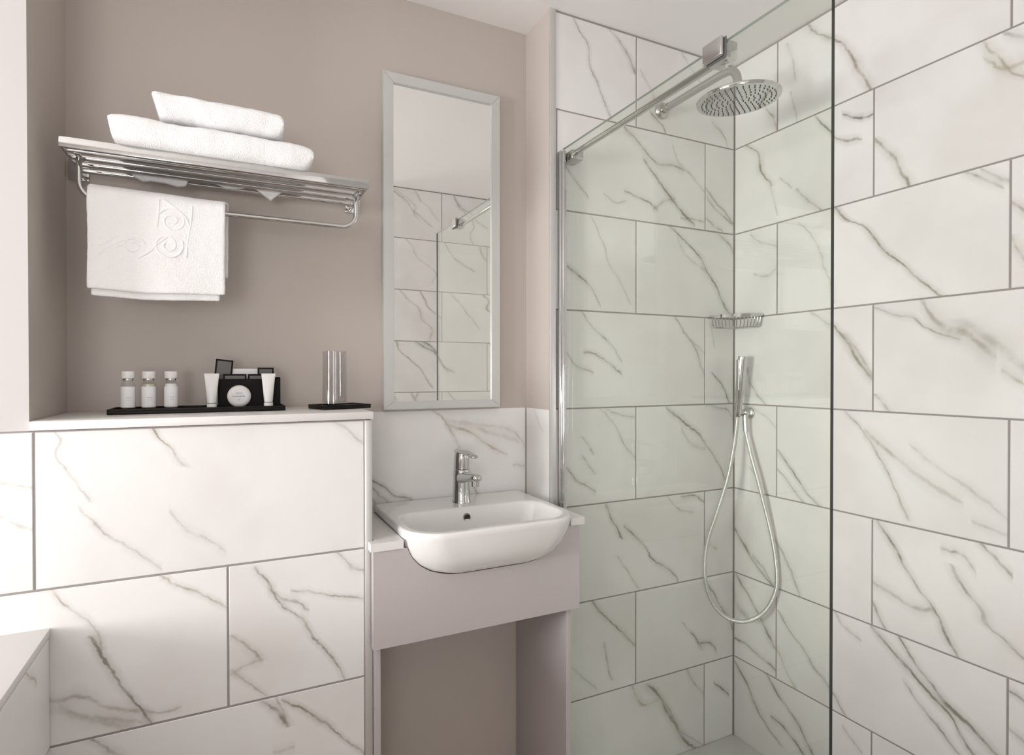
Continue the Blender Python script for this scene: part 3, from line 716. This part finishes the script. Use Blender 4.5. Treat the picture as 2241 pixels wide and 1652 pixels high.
b = B(); box(b, XG-0.0072, XG-0.0046, -0.6165, -0.566, 0.7425, 0.7835, r=0.001); finish('gap_shade_plate', b, M['rubber'], cl)  # dark plate standing in for the shaded gap behind the cover plate
b = B(); box(b, XG-0.0165, XG-0.0072, -0.613, -0.562, 0.7455, 0.786, r=0.004, seg=3); finish('cover_plate', b, M['brushed'], cl, smooth=40)

# ------------------------------------------------------------------ overhead shower
sh = thing('overhead_shower', 'round chrome rain shower head on a bent wall arm', 'shower head')
hx, hy = -0.336, -0.305
b = B(); tube(b, spline([(hx, -0.006, 0.972), (hx, -0.10, 0.972), (hx, -0.20, 0.972), (hx, -0.255, 0.971), (hx, -0.285, 0.963), (hx, -0.300, 0.943), (hx, hy, 0.915), (hx, hy, 0.888)], 6), 0.0115, 16)
finish('arm', b, M['brushed'], sh, smooth=40)
b = B(); lathe(b, (hx, 0, 0.972), [(0.027, -0.0005), (0.027, -0.006), (0.022, -0.012), (0.0135, -0.014), (0.0132, -0.035)], 28, 'y'); finish('wall_flange', b, M['brushed'], sh, smooth=40)
TILT = Matrix.Translation((hx, hy, 0.876)) @ Matrix.Rotation(math.radians(2.0), 4, 'X') @ Matrix.Rotation(math.radians(-2.5), 4, 'Y')
b = B(); t = bmesh.new()
lathe(t, (0, 0, 0), [(0.100, -0.0065), (0.108, -0.006), (0.110, -0.002), (0.110, 0.002), (0.106, 0.005), (0.06, 0.008), (0.022, 0.011), (0.018, 0.022)], 56)
merge(b, t, 0, TILT); hd = finish('head', b, M['chrome'], sh, smooth=35)
b = B()
for ring, n in ((0.0, 1), (0.014, 6), (0.028, 12), (0.042, 18), (0.056, 24), (0.070, 30), (0.084, 36), (0.095, 40)):
    for k in range(n):
        a = 2*math.pi*(k+0.5*(ring*70 % 2))/n
        t = bmesh.new(); lathe(t, (ring*math.cos(a), ring*math.sin(a), -0.0065), [(0.0020, 0.001), (0.0016, -0.0022)], 7)
        merge(b, t, 0, TILT)
tag(finish('nozzles', b, M['rubber'], hd), 'rows of tiny grey rubber nozzles', kind='stuff')

# ------------------------------------------------------------------ soap basket in the corner
sb_ = thing('soap_basket', 'small chrome wire basket in the shower corner', 'soap basket')
R, zt, zb = 0.116, 0.3035, 0.264
arcp = [(-0.0062 - R*math.cos(math.radians(a)), -0.0062 - R*math.sin(math.radians(a))) for a in range(0, 91, 6)]
b = B()
pin = [(x*0.965-0.0003, y*0.965-0.0003) for x, y in arcp]
loft(b, [[(x, y, zt-0.007), (x, y, zt+0.004), (u, v, zt+0.004), (u, v, zt-0.007)] for (x, y), (u, v) in zip(arcp, pin)])
finish('front_band', b, M['chrome'], sb_, smooth=40)
b = B(); tube(b, [(-0.122, -0.0062, zt), (-0.0062, -0.0062, zt), (-0.0062, -0.122, zt)], 0.003, 8); finish('back_rim', b, M['chrome'], sb_, smooth=60)
for k in range(15):
    a = math.radians(3+84*k/14); c, s = math.cos(a), math.sin(a)
    b = B(); tube(b, [(-0.0068-R*0.97*c, -0.0068-R*0.97*s, zt-0.004), (-0.0068-R*0.93*c, -0.0068-R*0.93*s, zb+0.006), (-0.0068-R*0.88*c, -0.0068-R*0.88*s, zb),
                      (-0.012-0.010*c, -0.012-0.010*s, zb)], 0.0018, 6)
    finish('wire', b, M['chrome'], sb_, smooth=60)

# ------------------------------------------------------------------ hand shower
hs = thing('hand_shower', 'slim chrome hand shower with a looping metal hose', 'hand shower')
top, bot = Vector((-0.050, -0.079, 0.165)), Vector((-0.047, -0.056, -0.042))
ax = (bot-top)
b = B(); tube(b, [top+ax*t for t in (0, 0.006, 0.05, 0.35, 0.62, 0.7, 0.9, 0.985, 1.0)], [0.0125, 0.0142, 0.0145, 0.0143, 0.0135, 0.0118, 0.0102, 0.0098, 0.008], 20)
hb = finish('handset', b, M['chrome'], hs, smooth=40)
b = B(); d = Vector((-1, -0.15, 0)).normalized()
pc = top+ax*0.30; box(b, -0.0662, -0.0635, pc.y-0.0055, pc.y+0.0055, top.z-0.115, top.z-0.012, r=0.001); finish('spray_face', b, M['brushed'], hb)
b = B(); lathe(b, (0, -0.066, -0.030), [(0.021, -0.0008), (0.021, -0.007), (0.017, -0.011), (0.0125, -0.012), (0.0120, -0.030)], 28, 'x'); hd2 = finish('wall_outlet', b, M['brushed'], hs, smooth=40)
b = B(); tube(b, [(-0.0240, -0.068, -0.036), (-0.0265, -0.0715, -0.068), (-0.028, -0.0745, -0.092)], [0.0098, 0.0098, 0.0085], 16); finish('hose_elbow', b, M['brushed'], hs, smooth=40)
b = B(); tube(b, [(-0.028, -0.062, -0.028), (-0.044, -0.0585, -0.026)], 0.010, 14); finish('cradle', b, M['brushed'], hs, smooth=40)
HOSE = [tuple(bot-ax*0.012), (-0.055, -0.060, -0.07), (-0.066, -0.059, -0.14), (-0.094, -0.056, -0.255), (-0.133, -0.042, -0.379), (-0.160, -0.032, -0.464), (-0.171, -0.031, -0.549),
        (-0.165, -0.036, -0.625), (-0.144, -0.056, -0.686), (-0.112, -0.088, -0.716), (-0.078, -0.122, -0.714), (-0.046, -0.154, -0.683), (-0.024, -0.177, -0.628),
        (-0.0165, -0.186, -0.564), (-0.018, -0.172, -0.444), (-0.031, -0.134, -0.277), (-0.031, -0.100, -0.175), (-0.0285, -0.078, -0.105), (-0.028, -0.0745, -0.088)]
m, nt, p = new_mat('ribbed metal hose')
p.inputs['Base Color'].default_value = (0.70, 0.70, 0.68, 1); p.inputs['Metallic'].default_value = 0.85; p.inputs['Roughness'].default_value = 0.28
tcn = nt.nodes.new('ShaderNodeTexCoord'); wv = nt.nodes.new('ShaderNodeTexWave'); wv.bands_direction = 'Z'; wv.inputs['Scale'].default_value = 90
nt.links.new(tcn.outputs['Object'], wv.inputs['Vector']); bp = nt.nodes.new('ShaderNodeBump'); bp.inputs['Strength'].default_value = 0.35; bp.inputs['Distance'].default_value = 0.001
nt.links.new(wv.outputs['Fac'], bp.inputs['Height']); nt.links.new(bp.outputs[0], p.inputs['Normal'])
b = B(); tube(b, spline(HOSE, 8), 0.0068, 12); finish('hose', b, m, hs, smooth=60)

# shower tray
b = B(); box(b, -0.75, -0.0015, YF+0.0015, -0.0015, FL+0.0005, -1.18, r=0.004)
for f in b.faces: pass
st = thing('shower_tray', 'white low shower tray', 'shower tray')
finish('tray', b, M['tray'], st, smooth=30)
b = B(); lathe(b, (-0.37, -0.72, -1.18), [(0.045, -0.001), (0.045, 0.003), (0.038, 0.005), (0.01, 0.006)], 28); finish('waste_cover', b, M['chrome'], st, smooth=40)

# ------------------------------------------------------------------ towel rack
rk = thing('towel_rack', 'chrome towel shelf with tubes and a hanging rail below', 'towel rack')
zs = 0.5640
b = B(); box(b, -1.942, -1.327, -0.0860, -0.0815, 0.5545, 0.5750, r=0.0008); finish('front_bar', b, M['chrome'], rk, smooth=30)
for xa in (-1.9405, -1.3325):
    b = B(); box(b, xa, xa+0.0045, -0.0812, 0.128, 0.5555, 0.5720, r=0.0008); finish('end_bar', b, M['chrome'], rk, smooth=30)
for y in (-0.047, -0.004, 0.040, 0.085):
    b = B(); tube(b, [(-1.9362, y, zs), (-1.3322, y, zs)], 0.0062, 14); finish('tube', b, M['chrome'], rk, smooth=60)
for xc in (-1.9525, -1.3200):
    b = B(); box(b, xc-0.0205, xc+0.0205, YM-0.0070, YM-0.0003, 0.556, 0.603, r=0.0015); finish('wall_plate', b, M['chrome'], rk, smooth=30)
    b = B(); tube(b, [(xc+(0.008 if xc < -1.6 else -0.008), YM-0.0065, 0.578), (xc+(0.008 if xc < -1.6 else -0.008), 0.112, 0.570)], 0.009, 14); finish('post', b, M['chrome'], rk, smooth=60)
yr = -0.024
rr = 0.036
def corner(cx, cz, a0, a1): return [(cx+rr*math.cos(math.radians(a)), yr, cz+rr*math.sin(math.radians(a))) for a in range(a0, a1+1, 10)]
xa, xb, zr = -1.9200, -1.3455, 0.4725
path = [(xa, yr, 0.560), (xa, yr, 0.530)] + corner(xa+rr, zr+rr, 180, 270) + corner(xb-rr, zr+rr, 270, 360) + [(xb, yr, 0.530), (xb, yr, 0.560)]
b = B(); tube(b, path, 0.0058, 14); finish('hanging_rail', b, M['chrome'], rk, smooth=60)
for x in (xa, xb):
    b = B(); tube(b, [(x, -0.047, 0.5595), (x, 0.0, 0.5595)], 0.0052, 12); finish('rail_hook', b, M['chrome'], rk, smooth=60)

# ------------------------------------------------------------------ towels
def fuzz(p, amp, sc): 
    n = noise.noise_vector(Vector(p)*sc); return Vector(p)+n*amp
def folded(name, label, x0, x1, y0, y1, z0, z1, slant, seed, layers, floor_bar=False):
    """thick folded towel: rounded fold to the front, soft ends"""
    t = thing(name, label, 'towel', 'white towels on the rack')
    hz = (z1-z0)/layers
    for li in range(layers):
        za, zb = z0+hz*li, z0+hz*(li+1)
        b = B(); rings = []; nx = 56
        for i in range(nx+1):
            s = i/nx; e = min(s, 1-s)*nx/5.0; e = min(1.0, e); lo_ = 0.86 if s < 0.5 else 0.62; endk = math.sqrt(max(0.0, 1-(1-e)**2))*(1-lo_)+lo_
            if i in (0, nx): endk = lo_-0.05
            ring = []; n = 36
            for k in range(n):
                a = 2*math.pi*k/n; c, q = math.cos(a), math.sin(a)
                yy = (y0+y1)/2+(y1-y0)/2*math.copysign(abs(c)**0.42, c)*(0.97+0.03*endk)
                zz = (za+zb)/2+(zb-za)/2*math.copysign(abs(q)**0.5, q)*endk
                h = (zz-z0)/(z1-z0)
                xx = x0+(x1-x0)*s + slant[0]*(1-h)*(1-s) - slant[1]*(1-h)*s
                pnt = fuzz((xx, yy, zz), 0.0035, 14+seed); pnt = fuzz(pnt, 0.0013, 60)
                lim = za + (max(0.0, min(1.0, (-0.066-pnt.y)/0.010))*0.0052 if floor_bar else 0.0); pnt.z = max(pnt.z, lim)
                ring.append(pnt)
            rings.append(ring)
        loft(b, rings); finish('fold', b, M['towel'], t, smooth=80)
    return t
low = folded('bath_towel', 'larger folded white bath towel lying on the chrome shelf', -1.861, -1.455, -0.106, 0.098, 0.5706, 0.6380, (0.016, 0.012), 1, 1, True)
folded('hand_towel', 'smaller folded white towel on top of the bath towel', -1.786, -1.523, -0.102, 0.080, 0.6395, 0.6990, (0.018, 0.0), 3, 1)
# loose corner of the bath towel sagging through the tubes
b = B(); rings = []
prof = [(-1.842, 0.003), (-1.832, 0.014), (-1.815, 0.022), (-1.80, 0.018), (-1.77, 0.019), (-1.745, 0.024), (-1.728, 0.020), (-1.722, 0.004), (-1.70, 0.002), (-1.668, 0.004),
        (-1.640, 0.014), (-1.612, 0.010), (-1.59, 0.003), (-1.575, 0.006), (-1.552, 0.022), (-1.540, 0.030), (-1.528, 0.018), (-1.512, 0.004)]
for x, dz in prof:
    zb_ = 0.5685-dz
    rings.append([(x, 0.055, 0.574), (x, 0.055, zb_+0.002), (x, 0.0595, zb_), (x, 0.064, zb_+0.002), (x, 0.064, 0.574)])
loft(b, rings); finish('sagging_edge', b, M['towel'], low, smooth=60)

hang = thing('hanging_towel', 'white towel with raised scroll pattern draped over the rail', 'towel', 'white towels on the rack')
def sheet(name, fn, nu, nv, thick, mat=M['towel'], par=hang):
    b = B(); vs = [[b.verts.new(fn(i/nu, j/nv)) for j in range(nv+1)] for i in range(nu+1)]
    for i in range(nu):
        for j in range(nv): b.faces.new((vs[i][j], vs[i+1][j], vs[i+1][j+1], vs[i][j+1]))
    o = finish(name, b, mat, par, smooth=80)
    md = o.modifiers.new('thickness', 'SOLIDIFY'); md.thickness = thick; md.offset = 0
    md = o.modifiers.new('soften', 'SUBSURF'); md.levels = 1; md.render_levels = 1
    return o
def drape(off, xl, xr, zf, zbk_l, zbk_r, skew):
    r = 0.0125+off
    def fn(s, t):
        x = xl+(xr-xl)*s
        zbk = zbk_l+(zbk_r-zbk_l)*s
        lf, lt, lb = zr-zf, math.pi*r, zr-zbk
        d = t*(lf+lt+lb)
        if d < lf: y, z = yr-r, zf+d
        elif d < lf+lt: a = (d-lf)/r; y, z = yr-r*math.cos(a), zr+r*math.sin(a)
        else: y, z = yr+r, zr-(d-lf-lt)
        back = max(0.0, (d-lf-lt)/max(lb, 1e-4)) if d > lf+lt else 0.0
        x += skew*(1 if d > lf+lt*0.5 else 0)*(s*2-1)*1.0
        bow = 0.004*math.sin(s*math.pi*2.2+0.7)*max(0, 1-d/lf) if d < lf else 0
        z += 0.004*math.sin(s*math.pi)*(-1 if d < lf*0.15 else 0)
        if d > lf*0.8: z += 0.004*(1-s) - 0.001
        p = Vector((x, y+bow, z)); p = fuzz(p, 0.0022, 13); return fuzz(p, 0.0008, 70)
    return fn
sheet('outer_layer', drape(0.0125, -1.9035, -1.644, 0.2835, 0.420, 0.329, 0.0065), 46, 52, 0.0075)
sheet('inner_layer', drape(0.0035, -1.898, -1.655, 0.2700, 0.425, 0.345, 0.004), 40, 44, 0.0075)
ys = yr-0.0125-0.0125-0.0042
def relief(pts, r=0.0024):
    b = B(); q = spline([(x, ys+0.004*math.sin((x+1.9035)/0.2595*math.pi*2.2+0.7)*max(0, 1-(z-0.2835)/0.189)+0.0012, z) for x, z in pts], 6)
    tube(b, q, r, 8); finish('raised_scroll', b, M['towel_relief'], hang, smooth=60)
def spiral(cx, cz, r0, r1, a0, turns, n=26): return [(cx+(r0+(r1-r0)*i/n)*math.cos(a0+turns*2*math.pi*i/n), cz+(r0+(r1-r0)*i/n)*math.sin(a0+turns*2*math.pi*i/n)) for i in range(n+1)]
relief(spiral(-1.748, 0.437, 0.028, 0.006, 2.6, -1.6)); relief(spiral(-1.757, 0.384, 0.030, 0.006, 0.4, -1.7))
relief(spiral(-1.820, 0.378, 0.020, 0.006, 0.2, 1.3))
relief([(-1.773, 0.481), (-1.774, 0.452), (-1.777, 0.42)], 0.0018); relief([(-1.710, 0.474), (-1.712, 0.44), (-1.718, 0.40), (-1.722, 0.36)], 0.0018)
relief([(-1.765, 0.481), (-1.745, 0.468), (-1.724, 0.448), (-1.716, 0.43)]); relief([(-1.884, 0.352), (-1.868, 0.368), (-1.848, 0.383), (-1.825, 0.392), (-1.806, 0.388)])
relief([(-1.882, 0.372), (-1.866, 0.382), (-1.85, 0.394)], 0.002); relief([(-1.876, 0.356), (-1.856, 0.370), (-1.84, 0.376)], 0.002)
relief([(-1.812, 0.352), (-1.79, 0.368), (-1.775, 0.386), (-1.757, 0.402)], 0.0022)

# ------------------------------------------------------------------ toiletries on the ledge
ZT = 0.0295
b = B(); box(b, -1.876, -1.514, -0.016, 0.090, 0.0188, 0.0262, r=0.0015)
for (xa_, xb_2, ya_, yb2) in ((-1.876, -1.514, -0.016, -0.012), (-1.876, -1.514, 0.086, 0.090), (-1.876, -1.872, -0.012, 0.086), (-1.518, -1.514, -0.012, 0.086)):
    box(b, xa_, xb_2, ya_, yb2, 0.0255, 0.0305, r=0.001)
tag(finish('toiletry_tray', b, M['black'], smooth=30), 'long black tray on the ledge holding the toiletries', 'tray')
ZS = 0.0265
def bottle(x, y, label, r, liq, cap_dx, tilt):
    t = thing('bottle', label, 'bottle', 'small bottles on the black tray', (x, y, ZS))
    b = B(); lathe(b, (0, 0, 0), [(r*0.92, 0.0), (r, 0.0015), (r, 0.054), (r*0.96, 0.058), (r*0.72, 0.0625), (r*0.68, 0.066)], 28, cap1=False); finish('glass_body', b, M['clear'], t, smooth=40)
    b = B(); lathe(b, (0, 0, 0), [(r*0.86, 0.004), (r*0.9, 0.005), (r*0.9, liq)], 24); finish('liquid', b, M['liquid'] if tilt != 2 else M['white_plastic'], t, smooth=40)
    b = B(); rings = []
    for i in range(17):
        a = math.radians(-90-72+9*i); c, s = math.cos(a)*(r+0.0004), math.sin(a)*(r+0.0004)
        rings.append([(c, s, 0.006), (c, s, 0.052), (c*0.985, s*0.985, 0.052), (c*0.985, s*0.985, 0.006)])
    loft(b, rings); lb = finish('label', b, M['label'], t, smooth=60)
    b = B()
    for i, (z, w) in enumerate(((0.027, 3), (0.0225, 2), (0.0205, 2))):
        for k in range(-w, w+1):
            if k % 2 and i: continue
            a = math.radians(-78+6*k); box(b, math.cos(a)*(r+0.0006)-0.0004, math.cos(a)*(r+0.0006)+0.0004, math.sin(a)*(r+0.0006)-0.0003, math.sin(a)*(r+0.0006)+0.0003, z, z+0.0011)
    finish('print', b, M['print'], lb)
    b = B(); lathe(b, (0, 0, 0), [(r*0.74, 0.0655), (r*0.76, 0.0665), (r*0.76, 0.0695), (r*0.7, 0.070)], 24); finish('neck_ring', b, M['brushed'], t, smooth=40)
    b = B(); lathe(b, (0, 0, 0), [(r*0.92, 0.0700), (r*0.95, 0.0708), (r*0.95, 0.0848), (r*0.88, 0.0860)], 28); finish('cap', b, M['white_plastic'], t, smooth=40)
bottle(-1.8425, 0.030, 'clear glass bottle with white cap at the left end of the tray', 0.0142, 0.052, 0, 0)
bottle(-1.8025, 0.030, 'middle of the three bottles, holding pale yellow liquid', 0.0145, 0.057, 0, 1)
bottle(-1.7585, 0.030, 'bottle filled with white lotion, third from the left', 0.0142, 0.058, 0, 2)
def tubething(x, y, label):
    t = thing('cosmetic_tube', label, 'tube', 'white cosmetic tubes on the tray', (x, y, ZS))
    b = B(); rings = []
    for i in range(13):
        s = i/12; z = 0.012+0.066*s; rx = 0.0098+(0.0158-0.0098)*s; ry = 0.0098*(1-s)**0.8+0.0007
        rings.append([(rx*math.cos(2*math.pi*k/28), ry*math.sin(2*math.pi*k/28), z) for k in range(28)])
    loft(b, rings); finish('tube_body', b, M['white_plastic'], t, smooth=50)
    b = B(); box(b, -0.0160, 0.0160, -0.0009, 0.0009, 0.0765, 0.0810); finish('crimp', b, M['white_plastic'], t)
    b = B(); lathe(b, (0, 0, 0), [(0.0095, 0.0), (0.0105, 0.0008), (0.0105, 0.0095), (0.010, 0.0102)], 24); finish('cap', b, M['white_plastic'], t, smooth=40)
    b = B(); lathe(b, (0, 0, 0), [(0.0096, 0.0102), (0.0096, 0.0118)], 24); finish('seam_ring', b, M['grey_film'], t, smooth=40)
tubething(-1.6745, 0.028, 'white tube standing on its cap, left of the black box')
tubething(-1.5495, 0.028, 'white tube standing on its cap, in front of the right end of the black box')
# round soap
sp = thing('soap', 'round white wrapped soap leaning against the black box', 'soap', at=(-1.6150, 0.0385, ZS+0.0262))
TI = Matrix.Rotation(math.radians(8), 4, 'X')
b = B(); t = bmesh.new(); lathe(t, (0, 0, 0), [(0.020, -0.0072), (0.0245, -0.0058), (0.0266, -0.002), (0.0266, 0.002), (0.0245, 0.0058), (0.02, 0.0072)], 40, 'y'); merge(b, t, 0, TI); finish('bar', b, M['soap'], sp, smooth=60)
b = B(); t = bmesh.new(); lathe(t, (0, 0, 0), [(0.0190, -0.0072), (0.0185, -0.0078)], 36, 'y'); merge(b, t, 0, TI); sl = finish('label_disc', b, M['label'], sp, smooth=30)
b = B(); t = bmesh.new()
for (xa_, xb_2, z, h) in ((-0.0155, -0.0145, 0.0005, 0.003), (-0.0145, 0.0155, 0.0005, 0.0007), (-0.012, -0.008, 0.0016, 0.0012), (-0.0065, -0.0015, 0.0016, 0.0012), (0.0, 0.005, 0.0016, 0.0012), (0.0065, 0.012, 0.0016, 0.0012),
                         (-0.006, 0.006, 0.0095, 0.0006), (-0.008, 0.008, 0.0075, 0.0006), (-0.001, 0.001, -0.008, 0.002)):
    box(t, xa_, xb_2, -0.0083, -0.0077, z, z+h)
merge(b, t, 0, TI); finish('print', b, M['print'], sl)
# black box with sachets
bx = thing('sachet_box', 'open black card box full of sachets on the tray', 'box')
x0, x1, y0, y1, z0, z1 = -1.6620, -1.5200, 0.0480, 0.0840, ZS+0.0003, 0.0985
for nm, q in (('front_wall', (x0, x1, y0, y0+0.002, z0, z1-0.004)), ('back_wall', (x0, x1, y1-0.002, y1, z0, z1)), ('side_wall', (x0, x0+0.002, y0+0.002, y1-0.002, z0, z1)),
              ('side_wall', (x1-0.002, x1, y0+0.002, y1-0.002, z0, z1)), ('base', (x0+0.002, x1-0.002, y0+0.002, y1-0.002, z0, z0+0.002))):
    b = B(); box(b, *q); finish(nm, b, M['black_card'], bx)
def sachet(label, xc, zc, w, h, y, rot, mat_in, frame=M['black_card'], th=0.0032):
    t = thing('sachet', label, 'sachet', 'sachets in the black box', (xc, y, zc)); t.rotation_euler = (0, math.radians(rot), 0)
    b = B(); box(b, -w/2, w/2, -th/2, th/2, -h/2, h/2, r=0.0006); finish('packet', b, frame, t)
    b = B(); box(b, -w/2+0.004, w/2-0.004, -th/2-0.0004, -th/2+0.0002, -h/2+0.004, h/2-0.004); finish('window', b, mat_in, t)
zb0 = ZS+0.004
sachet('dark sachet tilted to the left, tallest in the black box', -1.6495, 0.1085, 0.039, 0.066, 0.0690, 6, M['grey_film'])
sachet('white packet standing behind the dark sachets', -1.6010, 0.0755, 0.060, 0.088, 0.0745, 0, M['label'], M['label'])
sachet('dark sachet standing at the right end of the black box', -1.5530, 0.0785, 0.038, 0.088, 0.0690, 0, M['grey_film'])
sachet('low smoky sachet at the front left of the black box', -1.6240, 0.0690, 0.052, 0.074, 0.0560, 0, M['grey_film'])
sachet('low smoky sachet at the front right of the black box', -1.5690, 0.0690, 0.052, 0.074, 0.0560, 0, M['grey_film'])
# coaster and tumbler
CO = Matrix.Translation((-1.3795, 0.017, 0.0188)) @ Matrix.Rotation(math.radians(17), 4, 'Z')
b = B(); t = bmesh.new(); box(t, -0.064, 0.064, -0.046, 0.046, 0.0, 0.0075, r=0.0015)
for q in ((-0.064, 0.064, -0.046, -0.042), (-0.064, 0.064, 0.042, 0.046), (-0.064, -0.060, -0.042, 0.042), (0.060, 0.064, -0.042, 0.042)): box(t, *q, 0.007, 0.0105, r=0.0008)
merge(b, t, 0, CO); tag(finish('coaster_tray', b, M['black'], smooth=30), 'small black tray under the drinking glass', 'tray')
gl = thing('tumbler', 'clear drinking glass standing on the small black tray', 'glass', at=(-1.3895, 0.033, 0.0265))
r0, r1, h = 0.0315, 0.0300, 0.138
b = B(); lathe(b, (0, 0, 0), [(r0*0.94, 0.0), (r0, 0.002), (r1, h), (r1-0.0006, h+0.0008), (r1-0.0016, h), (r0-0.0018, 0.010), (r0*0.8, 0.0075), (0.001, 0.007)], 48); finish('glass_wall', b, M['clear'], gl, smooth=40)

# ------------------------------------------------------------------ put the room on floor level
for o in list(bpy.data.objects):
    if o.parent is None and o.type in {'MESH', 'EMPTY'}: o.location.z += Z0
